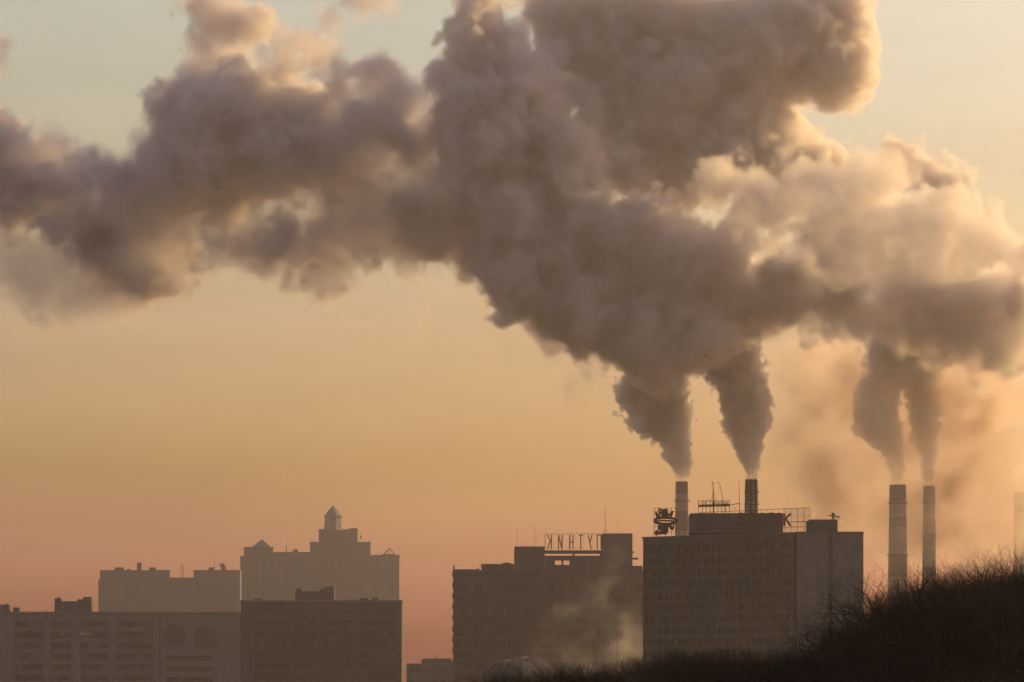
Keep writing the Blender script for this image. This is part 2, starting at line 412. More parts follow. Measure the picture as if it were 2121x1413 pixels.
# middle hotel, seen through steam, with the mirrored word on its roof
def hotel_middle():
    D = 1150.0; s = D/F
    t = thing('hotel_building', 'wide brown hotel block with twin roof towers joined by a letter frame', 'building', (X(1134, D), D, 0))
    ox, oy = t.location.x, D
    def bx(mb, u0, u1, v0, v1, y0=0, y1=14):
        mb.box(X(u0, D)-ox, X(u1, D)-ox, y0, y1, max(0, Z(v1, D)) if v1 < 1500 else 0, Z(v0, D)); return mb
    w_ = MB(); bx(w_, 938.5, 1338, 1181, 1600, .5, 15); bx(w_, 997, 1064.5, 1168, 1180.9, .8, 14)
    fh = 22.8; v = 1181; rows = []
    while v < 1560: rows.append(v); v += fh
    for r in rows: bx(w_, 938.5, 1338, r, r+9, 0, .497)
    w_.build('wall', M['concrete_dark'], t)
    # balcony edges stepping out on the left corner
    bal = MB()
    for r in rows: bx(bal, 936.6, 938.3, r+3, r+12, -.6, 13)
    bal.build('balcony_edges', M['concrete_dark'], t)
    tw = bx(MB(), 1065, 1128, 1132, 1180.9, -.3, 12); tw.build('roof_tower', M['concrete_dark'], t)
    tw = bx(MB(), 1248, 1310, 1105, 1180.9, -.3, 13)
    bx(tw, 1310.1, 1331, 1172, 1180.9, 1, 12); tw.build('roof_tower', M['concrete_dark'], t)
    ld = MB(); bx(ld, 1310.2, 1322, 1155, 1158, 1, 5); bx(ld, 1310.2, 1314, 1142, 1144, 1, 4); ld.build('ledge', M['concrete'], t)
    # linking gallery with openings to the sky
    g = MB(); bx(g, 1128.3, 1247.7, 1140, 1147, .2, 1.4)
    bx(g, 1186, 1190, 1147.02, 1151, .2, 1.4); bx(g, 1242, 1247.7, 1147.02, 1151, .2, 1.4)
    bx(g, 1128.3, 1247.7, 1151.02, 1161, .1, 1.6)
    bx(g, 1128.3, 1149.5, 1161.02, 1170, .1, 1.6); bx(g, 1163, 1167, 1161.02, 1170, .1, 1.6); bx(g, 1179.5, 1247.7, 1161.02, 1170, .1, 1.6)
    bx(g, 1128.3, 1247.7, 1170.02, 1180.9, .1, 1.6)
    g.build('roof_gallery', M['concrete_dark'], t)
    rt = MB()
    bx(rt, 938, 941, 1171, 1181, 1, 2); rt.bar((X(940, D)-ox, 1.5, Z(1171, D)), (X(957, D)-ox, 1.5, Z(1170, D)), .06)
    bx(rt, 941, 982, 1179, 1181, 1, 3); bx(rt, 984, 992, 1178, 1181, 1, 3)
    rt.bar((X(993, D)-ox, 1.5, Z(1179, D)), (X(998, D)-ox, 1.5, Z(1160, D)), .12, .06)
    bx(rt, 1041, 1058, 1165, 1168, 2, 5); rt.build('roof_plant', M['metal'], t)
    an = MB()
    for (u, v0, v1, r_) in ((1071, 1132, 1097, .07), (1108, 1132, 1090, .07), (1111, 1132, 1103, .05), (1087, 1132, 1120, .05), (1254, 1105, 1048, .12), (1280, 1105, 1076, .05), (1290, 1105, 1092, .04), (1297, 1105, 1094, .04), (1006, 1168, 1155, .05)):
        an.bar((X(u, D)-ox, 2, Z(v0, D)), (X(u, D)-ox, 2, Z(v1, D)), r_, r_*.6)
    for (u, v_, hw) in ((1071, 1098, 3), (1071, 1101, 2), (1108, 1092, 3), (1110, 1104, 3), (1254, 1060, 1.5), (1254, 1053, 1.2)):
        an.bar((X(u-hw, D)-ox, 2, Z(v_, D)), (X(u+hw, D)-ox, 2, Z(v_-.5, D)), .05)
    an.bar((X(1250, D)-ox, 2, Z(1099, D)), (X(1260, D)-ox, 2, Z(1099, D)), .08)
    an.build('antenna', M['metal'], t)
    # windows: dark strips of glazing between spandrels
    rng = random.Random(9); rest = MB(); n = 0
    for r in rows[1:13]:
        for i in range(40):
            u = 943+i*9.8; n += 1
            mb = MB() if n <= 100 else rest
            bx(mb, u, u+6.6, r+9.4+0, r+22.2, .35, .49)
            if n <= 100: mb.build('window', M['glass'] if rng.random() < .75 else M['curtain'], t)
    props(rest.build('window', M['glass'], t), kind='stuff')
    # word sign seen from behind
    g = thing('roof_sign', 'mirrored six letter word ПУТНИК seen from behind between the roof towers', 'sign', (ox, oy, 0))
    def at(u, v, y=.8): return (X(u, D)-ox, y, Z(v, D))
    fr = MB(); fr.bar(at(1128.5, 1106), at(1248, 1105.5), .09); fr.bar(at(1129, 1139.9), at(1129, 1106), .12)
    for u in (1146, 1166, 1182, 1208, 1228): fr.bar(at(u, 1139.9), at(u, 1106), .035)
    for u in (1138, 1160, 1175, 1200, 1220): fr.bar(at(u, 1139, 1.1), at(u+9, 1107, 1.1), .03)
    fr.build('frame', M['metal'], g)
    L = {'K': [(8, 0, 8, 1), (0, 0, 8, .55), (5, .45, 0, 1)], 'И': [(0, 0, 0, 1), (7, 0, 7, 1), (7, 1, 0, 0)][0:3], 'H': [(0, 0, 0, 1), (7, 0, 7, 1), (0, .5, 7, .5)],
         'T': [(0, .02, 8, .02), (4, 0, 4, 1)], 'У': [(8, 0, 4, .5), (0, 0, 7, 1)], 'П': [(0, 0, 8, 0), (0, 0, 0, 1), (8, 0, 8, 1)]}
    for ch, u in (('K', 1134), ('И', 1157), ('H', 1180), ('T', 1199), ('У', 1218), ('П', 1237)):
        m = MB()
        for (a0, b0, a1, b1) in L[ch]: m.bar(at(u+a0, 1108+b0*30, .5), at(u+a1, 1108+b1*30, .5), .33, n=4)
        m.build('letter', M['metal'], g)
hotel_middle()

# housing blocks on the left
def block_left_front():
    D = 1500.0
    t = thing('apartment_block', 'low grey-violet apartment block with loggia rows, at the bottom left corner', 'building', (X(160, D), D, 0))
    ox = t.location.x
    def bx(mb, u0, u1, v0, v1, y0, y1): mb.box(X(u0, D)-ox, X(u1, D)-ox, y0, y1, 0 if v1 > 1500 else Z(v1, D), Z(v0, D)); return mb
    w_ = MB(); bx(w_, -60, 330, 1273, 1600, .9, 14)
    fh = 22.2; rows = [1290+fh*k for k in range(13)]
    piers = [(-60, -44), (-2, 28), (92, 105), (148, 166), (226, 240), (318, 330)]
    for a_, b_ in piers: bx(w_, a_, b_, 1273, 1600, 0, .898)
    for r in rows: bx(w_, -60, 330, r-11.5+0, r-4, .15, .9)
    w_.build('wall', M['panel'], t)
    bx(MB(), -60, 331, 1267, 1272.9, -.3, 14.2).build('parapet', M['concrete'], t)
    rp = MB(); bx(rp, -2, 17, 1252, 1266.9, 3, 9); bx(rp, 25, 38, 1258, 1266.9, 3, 7); bx(rp, 10, 14, 1250, 1252, 4, 6)
    rp.build('roof_box', M['concrete_dark'], t)
    rp = MB(); bx(rp, 111, 188, 1245, 1266.9, 3, 10); bx(rp, 170, 187.5, 1236, 1244.9, 3.5, 9); bx(rp, 111, 124, 1239, 1244.9, 3.5, 8); bx(rp, 158, 169.9, 1241, 1244.9, 3.5, 8)
    bx(rp, 116, 121, 1236.5, 1238.9, 4.5, 6.5)
    rp.build('machine_room', M['concrete_dark'], t)
    rng = random.Random(2)
    bays = [(-42, -4), (30, 90), (107, 146), (168, 224), (242, 316)]; n = 0; rest = MB()
    for r in rows[:10]:
        for (a_, b_) in bays:
            k = max(2, int((b_-a_)/14)); st = (b_-a_)/k
            for i in range(k):
                n += 1; mb = MB() if n <= 100 else rest
                bx(mb, a_+st*i+1, a_+st*(i+1)-1, r-3.6, r+9, .5, .8)
                if n <= 100: mb.build('window', M['glass'] if rng.random() < .8 else M['curtain'], t)
    props(rest.build('window', M['glass'], t), kind='stuff')
    for u in (127, 166, 173, 180, 187):  # small glowing patches stand in for reddish reflections on these panes
        bx(MB(), u, u+3.5, 1310.5, 1316, .42, .499).build('window_glint', M['glint'], t)
    # plain link wing with two arched recesses
    D2 = 1501.0
    t = thing('link_wing', 'plain hazy wing with two big arched panels between the two front apartment blocks', 'building', (X(412, D2), D2, 0))
    ox = t.location.x
    mb = MB(); mb.box(X(331.5, D2)-ox, X(500, D2)-ox, 0, 12, 0, Z(1271, D2)); mb.build('wall', M['panel'], t)
    mb = MB(); mb.box(X(331.5, D2)-ox, X(500, D2)-ox, -.25, 12.2, Z(1271, D2)+.003, Z(1268, D2)); mb.build('parapet', M['concrete'], t)
    for (u0, u1, v0) in ((341, 383, 1291), (402, 448, 1297)):
        a_ = MB(); c0 = (u0+u1)/2; hw = (u1-u0)/2*D2/F; zc = Z(v0+(u1-u0)/2, D2); xc = X(c0, D2)-ox; b = 0
        pts = [(xc-hw, zc-7), *[(xc-hw*math.cos(k*math.pi/14), zc+hw*math.sin(k*math.pi/14)) for k in range(15)], (xc+hw, zc-7)]
        n_ = len(pts); a_.v = [(p[0], -.2, p[1]) for p in pts]+[(p[0], -.01, p[1]) for p in pts]
        a_.f = [tuple(range(n_)), tuple(range(2*n_-1, n_-1, -1))]+[(i, n_+i, n_+(i+1) % n_, (i+1) % n_) for i in range(n_)]
        a_.build('arched_panel', M['concrete_dark'], t)
    for r in range(8):
        mb = MB(); v = 1358+22*r
        mb.box(X(345, D2)-ox, X(440, D2)-ox, -.12, -.01, Z(v+11, D2), Z(v, D2)); mb.build('window', M['glass'], t)

    D3 = 1250.0
    t = thing('apartment_block', 'dark grey apartment block with banded loggias and a low roof room, left of the gap', 'building', (X(665, D3), D3, 0))
    ox = t.location.x
    def bx(mb, u0, u1, v0, v1, y0, y1): mb.box(X(u0, D3)-ox, X(u1, D3)-ox, y0, y1, 0 if v1 > 1500 else Z(v1, D3), Z(v0, D3)); return mb
    w_ = MB(); bx(w_, 498, 832, 1248, 1600, .9, 15)
    rows = [1265+fh*k for k in range(14)]
    for a_, b_ in ((498, 529), (597, 608), (655, 665), (731, 744), (822, 832)): bx(w_, a_, b_, 1248, 1600, 0, .898)
    for r in rows: bx(w_, 498, 832, r-11.5, r-3, .15, .9)
    w_.build('wall', M['concrete_dark'], t)
    bx(MB(), 497, 833.5, 1243, 1247.9, -.3, 15.2).build('parapet', M['panel'], t)
    rp = MB(); bx(rp, 610, 691, 1224, 1242.9, 4, 11); bx(rp, 672, 690.5, 1214, 1223.9, 4.5, 10); bx(rp, 612, 625, 1218, 1223.9, 4.5, 9); bx(rp, 660, 671.9, 1218, 1223.9, 4.5, 9)
    rp.build('machine_room', M['concrete_dark'], t)
    rp = MB(); bx(rp, 745, 762, 1238, 1242.9, 4, 8); bx(rp, 770, 782, 1236, 1242.9, 4, 8); bx(rp, 525, 540, 1239, 1242.9, 4, 8)
    rp.build('roof_box', M['concrete_dark'], t)
    bays = [(531, 595), (610, 653), (667, 729), (746, 820)]; n = 0; rest = MB()
    for r in rows[1:11]:
        for (a_, b_) in bays:
            k = max(3, int((b_-a_)/15)); st = (b_-a_)/k
            for i in range(k):
                n += 1; mb = MB() if n <= 100 else rest
                bx(mb, a_+st*i+.8, a_+st*(i+1)-.8, r-2.6, r+9.5, .5, .8)
                if n <= 100: mb.build('window', M['glass'] if rng.random() < .85 else M['curtain'], t)
    props(rest.build('window', M['glass'], t), kind='stuff')
block_left_front()

def far_left():
    D = 2750.0
    t = thing('apartment_block', 'long hazy apartment block with a notched roofline and roof vents, far left', 'building', (X(350, D), D, 0))
    ox = t.location.x
    def bx(mb, u0, u1, v0, v1, y0, y1): mb.box(X(u0, D)-ox, X(u1, D)-ox, y0, y1, 0 if v1 > 1470 else Z(v1, D), Z(v0, D)); return mb
    w_ = MB(); bx(w_, 203.5, 351, 1200, 1600, 0, 16); bx(w_, 207, 351, 1183.5, 1199.95, .6, 15); bx(w_, 351.2, 401, 1199, 1600, .8, 14); bx(w_, 401.2, 497, 1183.5, 1600, 0, 16)
    w_.build('wall', M['concrete'], t)
    p = MB(); bx(p, 206.5, 351.5, 1181, 1183.45, .3, 15.3); bx(p, 401, 497, 1181, 1183.45, -.3, 15.3); bx(p, 351.7, 400.8, 1196.5, 1198.95, .6, 14); p.build('parapet', M['concrete_dark'], t)
    r_ = MB()
    bx(r_, 237, 255, 1175, 1180.9, 3, 8); bx(r_, 262, 268, 1178, 1180.9, 3, 6); bx(r_, 283, 292, 1167, 1180.9, 3, 6); bx(r_, 282, 293, 1165, 1166.9, 3, 6.2); bx(r_, 308, 321, 1175, 1180.9, 3, 8)
    bx(r_, 431, 443, 1175, 1180.9, 3, 8); bx(r_, 457, 467, 1172, 1180.9, 3, 7); bx(r_, 454, 464, 1167, 1171.9, 3, 7)
    r_.build('roof_vents', M['concrete_dark'], t)
    a_ = MB()
    for (u, v0, v1) in ((375, 1197, 1168), (379, 1197, 1172), (443, 1181, 1158), (480, 1181, 1175)): a_.bar((X(u, D)-ox, 4, Z(v0, D)), (X(u, D)-ox, 4, Z(v1, D)), .3, .2)
    for v_ in (1170, 1175, 1182): a_.bar((X(372, D)-ox, 4, Z(v_, D)), (X(379, D)-ox, 4, Z(v_, D)), .2)
    a_.build('antenna', M['metal'], t)
    for k in range(5):
        for j in range(12):
            mb = MB(); v = 1206+k*13; u = 212+j*24 if j < 6 else 405+(j-6)*15.4
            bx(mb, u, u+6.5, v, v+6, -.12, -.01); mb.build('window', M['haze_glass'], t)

    D = 2900.0
    t = thing('stepped_tower_building', 'hazy stepped residential tower with three pyramid roofs and a pointed central turret', 'building', (X(665, D), D, 0))
    ox = t.location.x
    def bx(mb, u0, u1, v0, v1, y0, y1): mb.box(X(u0, D)-ox, X(u1, D)-ox, y0, y1, 0 if v1 > 1470 else Z(v1, D), Z(v0, D)); return mb
    w_ = MB(); bx(w_, 497.5, 642, 1153, 1600, 0, 20); bx(w_, 505, 565, 1135, 1152.95, .8, 15); bx(w_, 565.2, 642, 1145, 1152.95, 1, 18)
    bx(w_, 642.2, 767, 1125, 1600, -1.5, 20); bx(w_, 767.2, 827, 1152, 1600, .5, 20)
    w_.build('wall', M['concrete'], t)
    p = MB(); bx(p, 504, 566, 1133, 1134.95, .4, 15.4); bx(p, 566.3, 641.9, 1143.5, 1144.95, .6, 18); bx(p, 641, 768, 1123, 1124.95, -2, 20.3); bx(p, 768.2, 827.6, 1150, 1151.95, .1, 20)
    bx(p, 496.7, 504.9, 1151.5, 1152.95, -.3, 15); p.build('cornice', M['concrete_dark'], t)
    m_ = MB(); bx(m_, 660, 740, 1098, 1122.95, 1, 16); bx(m_, 658.5, 672, 1096, 1097.95, .6, 16); bx(m_, 708, 741, 1096.5, 1097.95, .6, 16); bx(m_, 724, 740, 1094, 1096.45, 1, 8)
    m_.build('upper_storey', M['concrete'], t)
    def pyr(u0, u1, v0, v1, yc, m, name, n=4, body=None):
        mb = MB(); hw = (u1-u0)/2*D/F*(1 if n > 4 else 1.414)
        mb.lathe(X((u0+u1)/2, D)-ox, yc, [(hw, Z(v0, D)), (hw*.5, Z((v0+v1)/2, D)), (.05, Z(v1, D))], n, math.pi/n)
        return mb.build(name, m, t)
    pyr(523, 560, 1132.9, 1116, 8, M['copper'], 'pyramid_roof')
    tb = MB(); xc = X(689, D)-ox; r0 = 19*D/F
    tb.lathe(xc, 7, [(r0*1.03, Z(1097.9, D)), (r0*1.03, Z(1086, D)), (r0*.96, Z(1085.5, D)), (r0*.96, Z(1070, D))], 8, math.pi/8)
    tur = tb.build('turret', M['pale'], t)
    for k in range(3):
        mb = MB(); u = 679+k*8; mb.box(X(u, D)-ox, X(u+3.5, D)-ox, 2.1, 2.6, Z(1084, D), Z(1073, D)); mb.build('window', M['haze_glass'], tur)
    mb = MB(); mb.lathe(xc, 7, [(r0*1.12, Z(1070, D)), (r0*1.06, Z(1069, D)), (r0*.55, Z(1057, D)), (.06, Z(1045.5, D))], 8, math.pi/8)
    mb.build('spire', M['copper'], tur)
    # open glass pyramid frame on the right
    mb = MB(); c0 = (X(806, D)-ox, 8, Z(1135, D)); q = [(X(u, D)-ox, y, Z(1149.5, D)) for u, y in ((793, 1), (819, 1), (819, 15), (793, 15))]
    for k in range(4):
        mb.bar(q[k], c0, .42); mb.bar(q[k], q[(k+1) % 4], .42)
        mid = [(q[k][i]+q[(k+1) % 4][i])/2 for i in range(3)]; mb.bar(mid, c0, .25)
    mb.build('pyramid_frame', M['metal'], t)
    mb = MB(); bx(mb, 791, 816, 1147.5, 1149.9, 4, 12); mb.build('roof_box', M['concrete_dark'], t)
    mb = MB(); mb.lathe(X(611, D)-ox, 8, [(6.5*D/F, Z(1143.4, D)), (6.2*D/F, Z(1140, D)), (4.4*D/F, Z(1137.4, D)), (.3, Z(1136.3, D))], 14); mb.build('roof_dome', M['copper'], t)
    mb = MB()
    for (u, v0, v1, r_) in ((592, 1143, 1127, .2), (643, 1122, 1113, .07), (745, 1122, 1108, .06), (765, 1122, 1116, .08), (716, 1096, 1091, .06), (779, 1150, 1145, .06), (786, 1150, 1143, .06), (824, 1150, 1143, .06), (650, 1122, 1117, .06)):
        mb.bar((X(u, D)-ox, 6, Z(v0, D)), (X(u, D)-ox, 6, Z(v1, D)), r_*3, r_*2)
    mb.build('antenna', M['metal'], t)
    f_ = MB(); b = [(X(u, D)-ox, 6+q_, Z(v, D)) for q_ in (0, .06) for u, v in ((745.3, 1105), (747.5, 1111), (750, 1116), (745.3, 1114))]
    f_.v = b; f_.f = [(0, 1, 2, 3), (7, 6, 5, 4), (0, 4, 5, 1), (1, 5, 6, 2), (2, 6, 7, 3), (3, 7, 4, 0)]; f_.build('flag', M['letter'], t)
    for k in range(6):
        for (ua, n_) in ((512, 8), (655, 7), (778, 3)):
            for j in range(n_):
                mb = MB(); v = 1160+k*13; u = ua+j*15.5; yy = -1.5 if ua == 655 else (.5 if ua == 778 else 0)
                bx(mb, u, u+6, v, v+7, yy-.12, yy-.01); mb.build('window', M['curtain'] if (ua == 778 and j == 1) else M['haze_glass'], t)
far_left()

def low_roofs():
    D = 1500.0
    t = thing('low_building', 'low flat-roofed building with a small flagpole, in the gap between the tall blocks', 'building', (X(895, D), D, 0))
    ox = t.location.x
    w_ = MB()
    for (u0, u1, v) in ((842, 846, 1376), (846, 873, 1374.5), (873, 877, 1366), (877, 934, 1364), (934, 990, 1372)):
        w_.box(X(u0, D)-ox+.02, X(u1, D)-ox, 0, 20, 0, Z(v, D))
    w_.build('wall', M['concrete_dark'], t)
    f = MB(); f.bar((X(901, D)-ox, 3, Z(1364, D)), (X(901, D)-ox, 3, Z(1354, D)), .18, .1); f.bar((X(900.5, D)-ox, 3, Z(1359, D)), (X(904, D)-ox, 3, Z(1361, D)), .2)
    f.bar((X(844, D)-ox, 3, Z(1376, D)), (X(844, D)-ox, 3, Z(1371, D)), .2); f.build('flagpole', M['metal'], t)
    for k in range(8):
        mb = MB(); u = 850+k*10; mb.box(X(u, D)-ox, X(u+5, D)-ox, -.12, -.01, Z(1392, D), Z(1382, D)); mb.build('window', M['glass'], t)
    # pale shallow domes of a hall behind the trees
    D = 900.0
    t = thing('domed_hall', 'pale blue-grey hall with overlapping shallow vaulted roofs behind the dark trees', 'building', (X(1075, D), D, 0))
    ox = t.location.x; k = D/F
    for (u, r, vt, yc) in ((1060, 62, 1366, 14), (1095, 55, 1358, 24)):
        mb = MB(); R_ = r*k; zt = Z(vt, D); hgt = 38*k
        prof = [(R_, 0), (R_, zt-hgt)]+[(R_*math.cos(a*math.pi/24), zt-hgt+hgt*math.sin(a*math.pi/24)) for a in range(1, 12)]+[(.05, zt)]
        mb.lathe(X(u, D)-ox, yc, prof, 40); o = mb.build('vault', M['dome'], t, True)
        rb = MB()
        for j in range(9):
            th = math.pi+math.pi*(j+.5)/9; pr = None
            for a in range(0, 13):
                q = (R_+.1)*math.cos(a*math.pi/26); p = (X(u, D)-ox+q*math.cos(th), yc+q*math.sin(th), zt-hgt+(hgt+.1)*math.sin(a*math.pi/24))
                if pr: rb.bar(pr, p, .12, n=4)
                pr = p
        rb.build('roof_ribs', M['panel'], o)
low_roofs()

# ------------------------------------------------------------------ chimneys
def chimney(u, v, D, wt, wb, label, bands, rings):
    t = thing('chimney', label, 'chimney', (X(u, D), D, 0), 'power station chimneys')
    zt = Z(v, D); rt = wt/2*D/F; zb = Z(1245, D); rb = wb/2*D/F
    def rad(z): return rt+(rb-rt)*(zt-z)/(zt-zb)
    zs = [0]+[Z(b, D) for b in bands[::-1]]+[zt]
    for i in range(len(zs)-1):
        z0, z1 = zs[i], zs[i+1]
        dark = (len(zs)-2-i) % 2 == 0
        mb = MB(); ea = .003 if dark else 0
        prof = [(rad(z0)+ea, z0), (rad(z1)+ea, z1)]
        if i == len(zs)-2: prof += [(rad(z1)*.86, z1), (rad(z1)*.86, z1-6)]
        mb.lathe(0, 0, prof, 40)
        mb.build('shaft_section', M['brick_dark'] if dark else M['brick'], t, False)
    for rg in rings:
        z = Z(rg, D); mb = MB(); q = rad(z)
        mb.lathe(0, 0, [(q+.05, z-.5), (q+1.1, z), (q+1.1, z+.15), (q+.05, z+.15)], 32)
        for k in range(16):
            th = k*math.pi/8; c = (math.cos(th)*(q+1), math.sin(th)*(q+1)); mb.bar((*c, z+.15), (*c, z+1.2), .04, n=4)
            th2 = th+math.pi/8; mb.bar((*c, z+1.2), (math.cos(th2)*(q+1), math.sin(th2)*(q+1), z+1.2), .04, n=4)
        mb.build('gallery', M['metal'], t)
    mb = MB(); q0 = rad(0); th = R(-120)
    for s_ in (-.3, .3): mb.bar((math.cos(th)*(q0+.3)+s_, math.sin(th)*(q0+.3), 0), (math.cos(th)*(rt+.3)+s_, math.sin(th)*(rt+.3), zt), .07, n=4)
    mb.build('ladder', M['metal'], t)
    return t
chimney(1412, 998, 1654.9, 25.5, 31, 'slim pale chimney rising behind the emblem sign, left of the pair behind the hotel', (1024, 1060, 1100), (1038,))
chimney(1557, 995, 1644.6, 25, 29, 'dark chimney half hidden behind the lattice mast of the hotel roof', (1040,), (1020, 1045))
chimney(1859.5, 1005, 1679.3, 34, 41, 'widest banded chimney, standing alone between the hotel and the wooded hill', (1040, 1072, 1092, 1150, 1195), (1043, 1150))
chimney(1924.5, 1007, 1686.4, 24, 30, 'narrow banded chimney just right of the widest one, foot hidden by trees', (1040, 1075, 1130, 1175), (1042, 1110))
chimney(2116, 1020, 1734.0, 30, 36, 'faint hazy chimney cut by the right edge of the picture', (1060, 1110), (1060,))

# ------------------------------------------------------------------ bare trees on the hill
def make_tree(seed, H, spread, n_lv=5):
    rng = random.Random(seed); tr = MB(); cr = MB()
    def grow(p, d, length, r, lv, mb):
        segs = 3 if lv < 3 else 2; q = Vector(p); dd = Vector(d)
        nodes = []
        for s_ in range(segs):
            dd = (dd+Vector((rng.uniform(-.14, .14), rng.uniform(-.14, .14), .07+(.05 if lv > 1 else 0)))).normalized()
            n_ = q+dd*(length/segs); r2 = r*(1-.25*(s_+1)/segs)
            mb.bar(q, n_, r*(1-.25*s_/segs), r2, n=5 if lv < 2 else 3)
            q = n_; nodes.append((Vector(q), Vector(dd), r2))
        if lv >= n_lv: return
        kids = [4, 4, 4, 4, 4, 3][lv] if n_lv < 6 else [4, 4, 4, 3, 4, 3][lv] if lv < 6 else 2
        for k in range(kids):
            i = segs-1 if k < 2 else rng.randrange(0, segs)
            qq, qd, qr = nodes[i]
            ax = qd.orthogonal().normalized(); ax.rotate(Matrix.Rotation(rng.uniform(0, 6.28), 3, qd))
            ang = rng.uniform(.25, .75)*spread
            nd = qd.copy(); nd.rotate(Matrix.Rotation(ang, 3, ax))
            grow(qq, nd, length*rng.uniform(.68, .84), qr*rng.uniform(.5, .66), lv+1, cr)
    grow((0, 0, -.4), (0, 0, 1), H*(.27 if n_lv < 6 else .23), H*(.022 if n_lv < 6 else .027), 0, tr)
    return tr, cr
protos = []
for i, (H_, sp) in enumerate(((12, 1.0), (11, 1.15), (13, .9), (9, 1.1), (7, 1.25), (10, 1.0))):
    protos.append(make_tree(40+i, H_, sp*(1.25 if i < 3 else 1), 6 if i < 3 else 5) + (H_,))
LAB = ('fan-shaped bare tree', 'round-crowned bare tree', 'steep-limbed bare tree', 'tangled bare tree', 'bushy bare tree', 'forked bare tree')
pm = []
for i, (tr, cr, H_) in enumerate(protos):
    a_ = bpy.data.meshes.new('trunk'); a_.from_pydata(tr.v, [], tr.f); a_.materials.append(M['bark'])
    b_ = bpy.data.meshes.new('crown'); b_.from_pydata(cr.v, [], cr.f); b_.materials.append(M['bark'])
    zmax = max(v[2] for v in cr.v); pm.append((a_, b_, zmax))
CRU = [700, 840, 930, 1000, 1060, 1130, 1200, 1270, 1300, 1330, 1400, 1450, 1500, 1600, 1640, 1680, 1740, 1800, 1850, 1900, 1930, 2000, 2060, 2121, 2300]
CRV = [1430, 1408, 1402, 1392, 1388, 1366, 1362, 1362, 1343, 1350, 1330, 1334, 1322, 1326, 1348, 1322, 1294, 1262, 1250, 1232, 1192, 1172, 1162, 1150, 1140]
def plant(u, D, proto, scale_to=None, rng=random.Random(0), jit=0, label=None, sy=1.0):
    a_, b_, zm = pm[proto]
    x = X(u, D); zg = gz(x, D)
    top = float(np.interp(u, CRU, CRV))+jit
    h = Z(top, D)-zg
    if h < 2.2: return None
    s_ = h/zm
    t = thing('bare_tree', label, 'tree', (x, D, zg), 'bare trees along the wooded hill', rng.uniform(0, 6.28))
    t.scale = (s_*rng.uniform(.9, 1.15)*sy, s_*rng.uniform(.9, 1.15)*sy, s_)
    for n_, me in (('trunk', a_), ('crown', b_)):
        o = bpy.data.objects.new(n_, me); C.objects.link(o); o.parent = t
    return t
rng = random.Random(77)
places = []
u = 845
while u < 2240:
    for row in range(5):
        D = 125+row*19+rng.uniform(-8, 8)
        uu = u+rng.uniform(-24, 24)+row*13
        places.append((uu, D, row))
    u += 36 if u < 1700 else 46
for (uu, D, row) in places:
    jit = abs(rng.gauss(0, 8))+(4-row)*14*rng.random()
    k = rng.choice((0, 1, 3, 5, 4, 2)) if uu > 1650 else rng.choice((1, 3, 4, 5))
    ref = 'hotel slab' if 1330 < uu < 1790 else ('steam-veiled hotel' if 940 < uu < 1330 else ('banded chimneys' if 1790 < uu < 1960 else ('hilltop at the right edge' if uu >= 1960 else 'gap beside the brown hotel')))
    plant(uu, D, k, rng=rng, jit=jit, label=LAB[k]+(', at the front' if row < 2 else ', deep')+' in the wood below the '+ref, sy=1.15)
# the big fan-crowned trees on the skyline
for (uu, D, k, j) in ((1940, 140, 0, -32), (2010, 150, 2, -30), (2085, 138, 0, -34), (1975, 170, 1, -22), (2050, 175, 2, -26), (2125, 160, 5, -30), (1880, 165, 1, -12), (1905, 150, 5, -16), (2040, 140, 1, -18), (1990, 128, 0, 0), (2070, 122, 2, 5), (1830, 150, 3, -10), (1780, 160, 1, -10), (2110, 145, 1, -20), (1955, 155, 2, -15)):
    plant(uu, D, k, rng=rng, jit=j, label=LAB[k]+', big against the sky beyond the banded chimneys', sy=1.55)
# undergrowth closing the wood: one mass of twigs
def brush():
    rg = random.Random(8); mb = MB()
    for i in range(9000):
        u = rg.uniform(830, 2300); D = rg.uniform(100, 235)
        x = X(u, D); top = Z(float(np.interp(u, CRU, CRV)), D); zg = gz(x, D)
        h = min((top-zg)*rg.uniform(.2, .5), 4.0)
        if h < .4: continue
        n0 = Vector((x, D, zg-.2)); n1 = n0+Vector((rg.uniform(-.3, .3), rg.uniform(-.3, .3), h*.45)); mb.bar(n0, n1, .05, .035, n=3)
        for q in range(5):
            t_ = n1+Vector((rg.uniform(-.8, .8), rg.uniform(-.8, .8), h*rg.uniform(.3, .36))); mb.bar(n0.lerp(n1, rg.uniform(.4, 1)), t_, .03, .01, n=3)
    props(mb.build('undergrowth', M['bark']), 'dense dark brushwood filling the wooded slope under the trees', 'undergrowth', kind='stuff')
brush()

# ------------------------------------------------------------------ smoke: densities computed on grids, linked through a Volume Cube
def bspline_rows(n, lattice_n):
    t = np.linspace(0, lattice_n-3.001, n); i = t.astype(int); f = t-i
    W = np.zeros((n, lattice_n), np.float32)
    w0 = (1-f)**3/6; w1 = (3*f**3-6*f**2+4)/6; w2 = (-3*f**3+3*f**2+3*f+1)/6; w3 = f**3/6
    r = np.arange(n)
    for k, ww in enumerate((w0, w1, w2, w3)): W[r, np.minimum(i+k, lattice_n-1)] += ww
    return W
def noise3(shape, cell, rs):
    L = [max(4, int(math.ceil(s/cell))+3) for s in shape]
    a = rs.uniform(-1, 1, L).astype(np.float32)
    a = np.tensordot(bspline_rows(shape[0], L[0]), a, (1, 0))
    a = np.tensordot(a, bspline_rows(shape[1], L[1]), (1, 1)).transpose(0, 2, 1)
    a = np.tensordot(a, bspline_rows(shape[2], L[2]), (2, 1))
    return a*1.9
